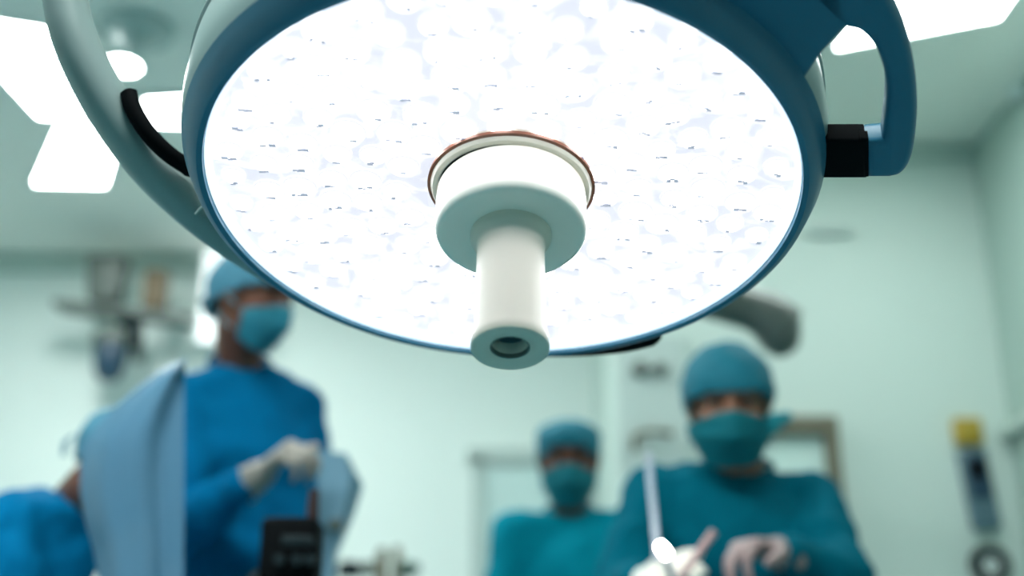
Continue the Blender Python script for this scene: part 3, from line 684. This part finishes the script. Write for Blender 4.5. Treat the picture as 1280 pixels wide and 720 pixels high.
# left pendant shelf with its equipment
yS = 5.2
def W(u, v, y=yS): return Y(u, v, y)
s0, s1 = W(72, 383), W(243, 403)
q = (s0+s1)/2; o3 = Vector((q.x, q.y, q.z))
bm = bmesh.new()
dv = s1-s0
rt_ = Matrix((dv.normalized(), Vector((0, 1, 0)), dv.normalized().cross(Vector((0, 1, 0))))).transposed()
add_box(bm, (0, 0, 0), (dv.length, .14, .030), rot=rt_, bevel=.006)
t = thing('wall_shelf', 'blurred grey shelf on the far wall at left, carrying a monitor and a box', 'shelf', o3)
obj('shelf_board', bm, M_grey, t, smooth=False)
shelf = t
pu = W(166, 398); pd_ = W(172, 452)
bm = bmesh.new(); add_tube(bm, [pu-o3, (pu-o3).lerp(pd_-o3, .4)+Vector((.008, 0, 0)), pd_-o3], [.040, .030, .020], 14); add_box(bm, pu-o3+Vector((-.01, 0, -.01)), (.10, .05, .06), bevel=.008); obj('black_bracket', bm, M_dark, t)
for xx in ((s0-q).x*.5, (s1-q).x*.6): obj('support', box((xx, .17, 0), (.03, .22, .03), bevel=.005), M_lgrey, t)
def tapered(wt, wb, d, h, bev):
    bm = bmesh.new(); r = bmesh.ops.create_cube(bm, size=1)
    for v in bm.verts:
        k = wt if v.co.z > 0 else wb; v.co = Vector((v.co.x*k, v.co.y*d, v.co.z*h))
    bmesh.ops.bevel(bm, geom=bm.edges[:], offset=bev, segments=3, affect='EDGES', profile=.5); return bm
pa, pb = W(110, 322), W(157, 322); pc = W(131, 378)
h = (pa.z-pc.z)
t = thing('patient_monitor', 'blurred grey monitor tapering downwards, left end of the shelf', 'monitor', (pc.x, yS, pc.z+h/2))
obj('monitor_case', tapered(pb.x-pa.x, (pb.x-pa.x)*.75, .12, h, .012), M_grey, t)
obj('screen', box((0, -.062, .01), ((pb.x-pa.x)*.66, .006, h*.6), bevel=.002), M_grey, t)
p0, p1 = W(184, 340), W(206, 386)
t = thing('tan_box', 'small tan box standing on the shelf right of the grey monitor', 'box', ((p0.x+p1.x)/2, yS, (p0.z+p1.z)/2))
obj('box_body', box((0, 0, -.005), (p1.x-p0.x, .08, (p0.z-p1.z)*.93), bevel=.006), M_tan, t)
obj('box_lid', box((0, 0, (p0.z-p1.z)/2-.006), (p1.x-p0.x+.006, .086, .014), bevel=.004), M_taupe, t)
# oval dark dish and black bracket below the shelf
p = W(138, 447)
t = thing('suction_canister', 'dark blue rounded canister hanging below the shelf in a pale holder', 'canister', p)
bm = bmesh.new(); add_lathe(bm, [(0, -.11), (.040, -.105), (.064, -.065), (.072, 0), (.070, .073), (.060, .09), (0, .09)], 32); obj('canister_body', bm, M_navyplastic, t)
bm = bmesh.new(); add_lathe(bm, [(.073, .06), (.086, .06), (.086, .10), (.04, .13), (0, .13), (0, .12), (.065, .095)], 32); obj('holder', bm, M_grey, t)
# glowing box added for the bright wall patch behind the woman's head
a, b = Y(256, 290, YA-.05), Y(345, 432, YA-.05)
t = thing('glow_box', 'bright white light box added for the glow on the wall behind the blue gowned head', 'light box', ((a.x+b.x)/2, YA-.04, (a.z+b.z)/2))
M_glow_box = mat('box_glow', (.9, .95, .95, 1), .5, emit=(.93, 1, 1, 1), estr=1.0)
obj('glow_box_front', box((0, -.028, 0), (b.x-a.x-.03, .01, a.z-b.z-.03)), M_glow_box, t, smooth=False)
obj('glow_box_case', box((0, 0, 0), (b.x-a.x, .05, a.z-b.z), bevel=.005), M_frame_w, t, smooth=False)

# grey service panel at the corner of the projecting wall, with its fittings
def on_wall_box(u0, v0, u1, v1, y, th):
    a, b = Y(u0, v0, y), Y(u1, v1, y); um = (u0+u1)/2; vm = (v0+v1)/2; c = Y(um, vm, y)
    return c, abs(b.x-a.x), th, abs(a.z-b.z)
c, sx, sy, sz = on_wall_box(768, 418, 862, 640, YB, .03)
t = thing('service_panel', 'pale grey wall panel left of the teal cap, with dark fittings', 'wall panel', (c.x, YB-.015, c.z))
obj('panel_plate', box((0, 0, 0), (sx, .03, sz), bevel=.005), M_lgrey, t, smooth=False)
for (u, v, rr, mm) in [(800, 462, .030, M_grey), (826, 462, .024, M_grey)]:
    p = Y(u, v, YB-.03); bm = bmesh.new(); add_lathe(bm, [(0, -.005), (rr, -.005), (rr, .02), (rr*.5, .03), (0, .03)], 24, matrix_to(p-Vector(t.location), (0, -1, 0))); obj('gas_outlet', bm, mm, t)
p = Y(811, 463, YB-.03)-Vector(t.location); obj('outlet_bar', box(p, (.13, .012, .018), bevel=.003), M_grey, t)
a = Y(793, 545, YB-.03)-Vector(t.location); b = Y(838, 543, YB-.03)-Vector(t.location)
bm = bmesh.new(); add_tube(bm, catmull([a+Vector((0, -.03, -.06)), a+Vector((0, -.03, -.01)), a.lerp(b, .4)+Vector((0, -.03, .008)), b+Vector((0, -.03, 0))], 5), .010, 12); add_tube(bm, [b+Vector((0, 0, 0)), b+Vector((0, -.03, 0))], .009, 10); add_tube(bm, [a, a+Vector((0, -.035, -.012))], .009, 10); obj('hook_rail', bm, M_taupe, t)

# right-hand wall fittings
YW = YB
p = Y(1207, 541, YW); t = thing('yellow_box', 'small square yellow box on the wall above the dark blue panel', 'box', (p.x, YW-.02, p.z))
obj('box_body', box((0, 0, 0), (.098, .04, .095), bevel=.008), M_yellow, t)
obj('box_label', box((0, -.021, .0), (.06, .003, .05), bevel=.001), mat('dull_yellow', (.36, .27, .03, 1), .6), t)
c, sx, sy, sz = on_wall_box(1204, 564, 1238, 662, YW, .04)
t = thing('wall_phone', 'narrow dark blue wall unit under the small yellow box', 'wall unit', (c.x, YW-.02, c.z)); t.rotation_euler = (0, math.radians(-5), 0)
obj('unit_case', box((0, 0, 0), (.098, .04, sz), bevel=.008), M_bluegrey, t)
obj('unit_face', box((0, -.022, sz*.16), (.080, .01, sz*.58), bevel=.006), M_navyplastic, t)
obj('unit_screen', box((-.002, -.030, sz*.25), (.055, .008, sz*.25), bevel=.004), M_black, t)
p = Y(1235, 707, YW); t = thing('wall_gauge', 'black ring gauge with a pale centre low on the right wall', 'gauge', (p.x, YW-.005, p.z))
GM = matrix_to((0, 0, 0), (0, -1, 0))
bm = bmesh.new(); add_lathe(bm, [(.034, 0), (.034, .03), (.048, .038), (.066, .034), (.068, 0)], 40, GM, closed=True); obj('gauge_ring', bm, M_dark, t)
bm = bmesh.new(); add_lathe(bm, [(0, 0), (.035, 0), (.035, .02), (0, .02)], 40, GM); obj('gauge_face', bm, M_frame_w, t)
bm = bmesh.new(); add_tube(bm, [(0, -.024, 0), (.016, -.024, .02)], .002, 8); obj('needle', bm, M_black, t)
# rails
a, b = Y(1010, 288, YB-.02), Y(1064, 288, YB-.02); t = obj('wall_rail', box(((a.x+b.x)/2, YB-.02, a.z), (b.x-a.x, .03, .035), bevel=.006), M_lgrey); origin_to(t, ((a.x+b.x)/2, YB-.02, a.z)); tag(t, 'faint grey rail high on the wall right of the lamp', 'rail')
a = X(1248, 546, xr-.02); t = obj('bumper_rail', box((xr-.02, (a.y+1.5)/2, a.z), (.04, a.y-1.5, .045), bevel=.01), M_soffit); origin_to(t, (xr-.02, (a.y+1.5)/2, a.z)); tag(t, 'grey horizontal rail on the side wall right of the yellow box', 'rail')

# glassware and stands at the bottom centre
def stand_post(u, v, w, d, name, label, m, cat):
    p = D(u, v, d); o3 = Vector((p.x, p.y, 0)); t = thing(name, label, cat, o3)
    bm = bmesh.new(); add_lathe(bm, [(0, .05), (w, .05), (w, p.z-.02), (w*.7, p.z-.005), (0, p.z)], 24); obj('post', bm, m, t)
    bm = bmesh.new(); add_lathe(bm, [(0, 0), (.14, 0), (.14, .03), (.04, .055), (0, .055)], 28); obj('base', bm, M_grey, t)
    return t, o3
t, o3 = stand_post(478, 684, .020, 3.9, 'anaesthesia_stand', 'blurred grey upright post at bottom centre, left of its pair', M_taupe, 'stand')
bm = bmesh.new(); add_tube(bm, [D(430, 716, 3.9)-o3, D(478, 712, 3.9)-o3], .012, 12); cr_ = obj('cross_bar', bm, M_grey, t)
bm = bmesh.new(); add_lathe(bm, [(0, -.02), (.035, -.02), (.04, .01), (.03, .03), (0, .03)], 24, Matrix.Translation(D(436, 714, 3.9)-o3)); obj('knob', bm, M_dark, t)
bm = bmesh.new(); add_lathe(bm, [(0, -.02), (.022, -.02), (.025, .01), (.02, .025), (0, .025)], 24, Matrix.Translation(D(460, 712, 3.9)-o3)); obj('knob', bm, M_grey, t)
t, o3 = stand_post(497, 682, .018, 4.25, 'anaesthesia_stand', 'blurred grey upright post at bottom centre carrying a dark knob', M_taupe, 'stand')
bm = bmesh.new(); add_tube(bm, [D(497, 712, 4.25)-o3, D(512, 710, 4.2)-o3], .012, 12); obj('cross_bar', bm, M_grey, t)
bm = bmesh.new(); hull(bm, [(D(508, 712, 4.2)-o3, (.038, .03, .030), None), (D(518, 709, 4.2)-o3, (.022, .025, .018), None)]); obj('knob', bm, mat('dark_green_plastic', (.03, .08, .06, 1), .5), t)
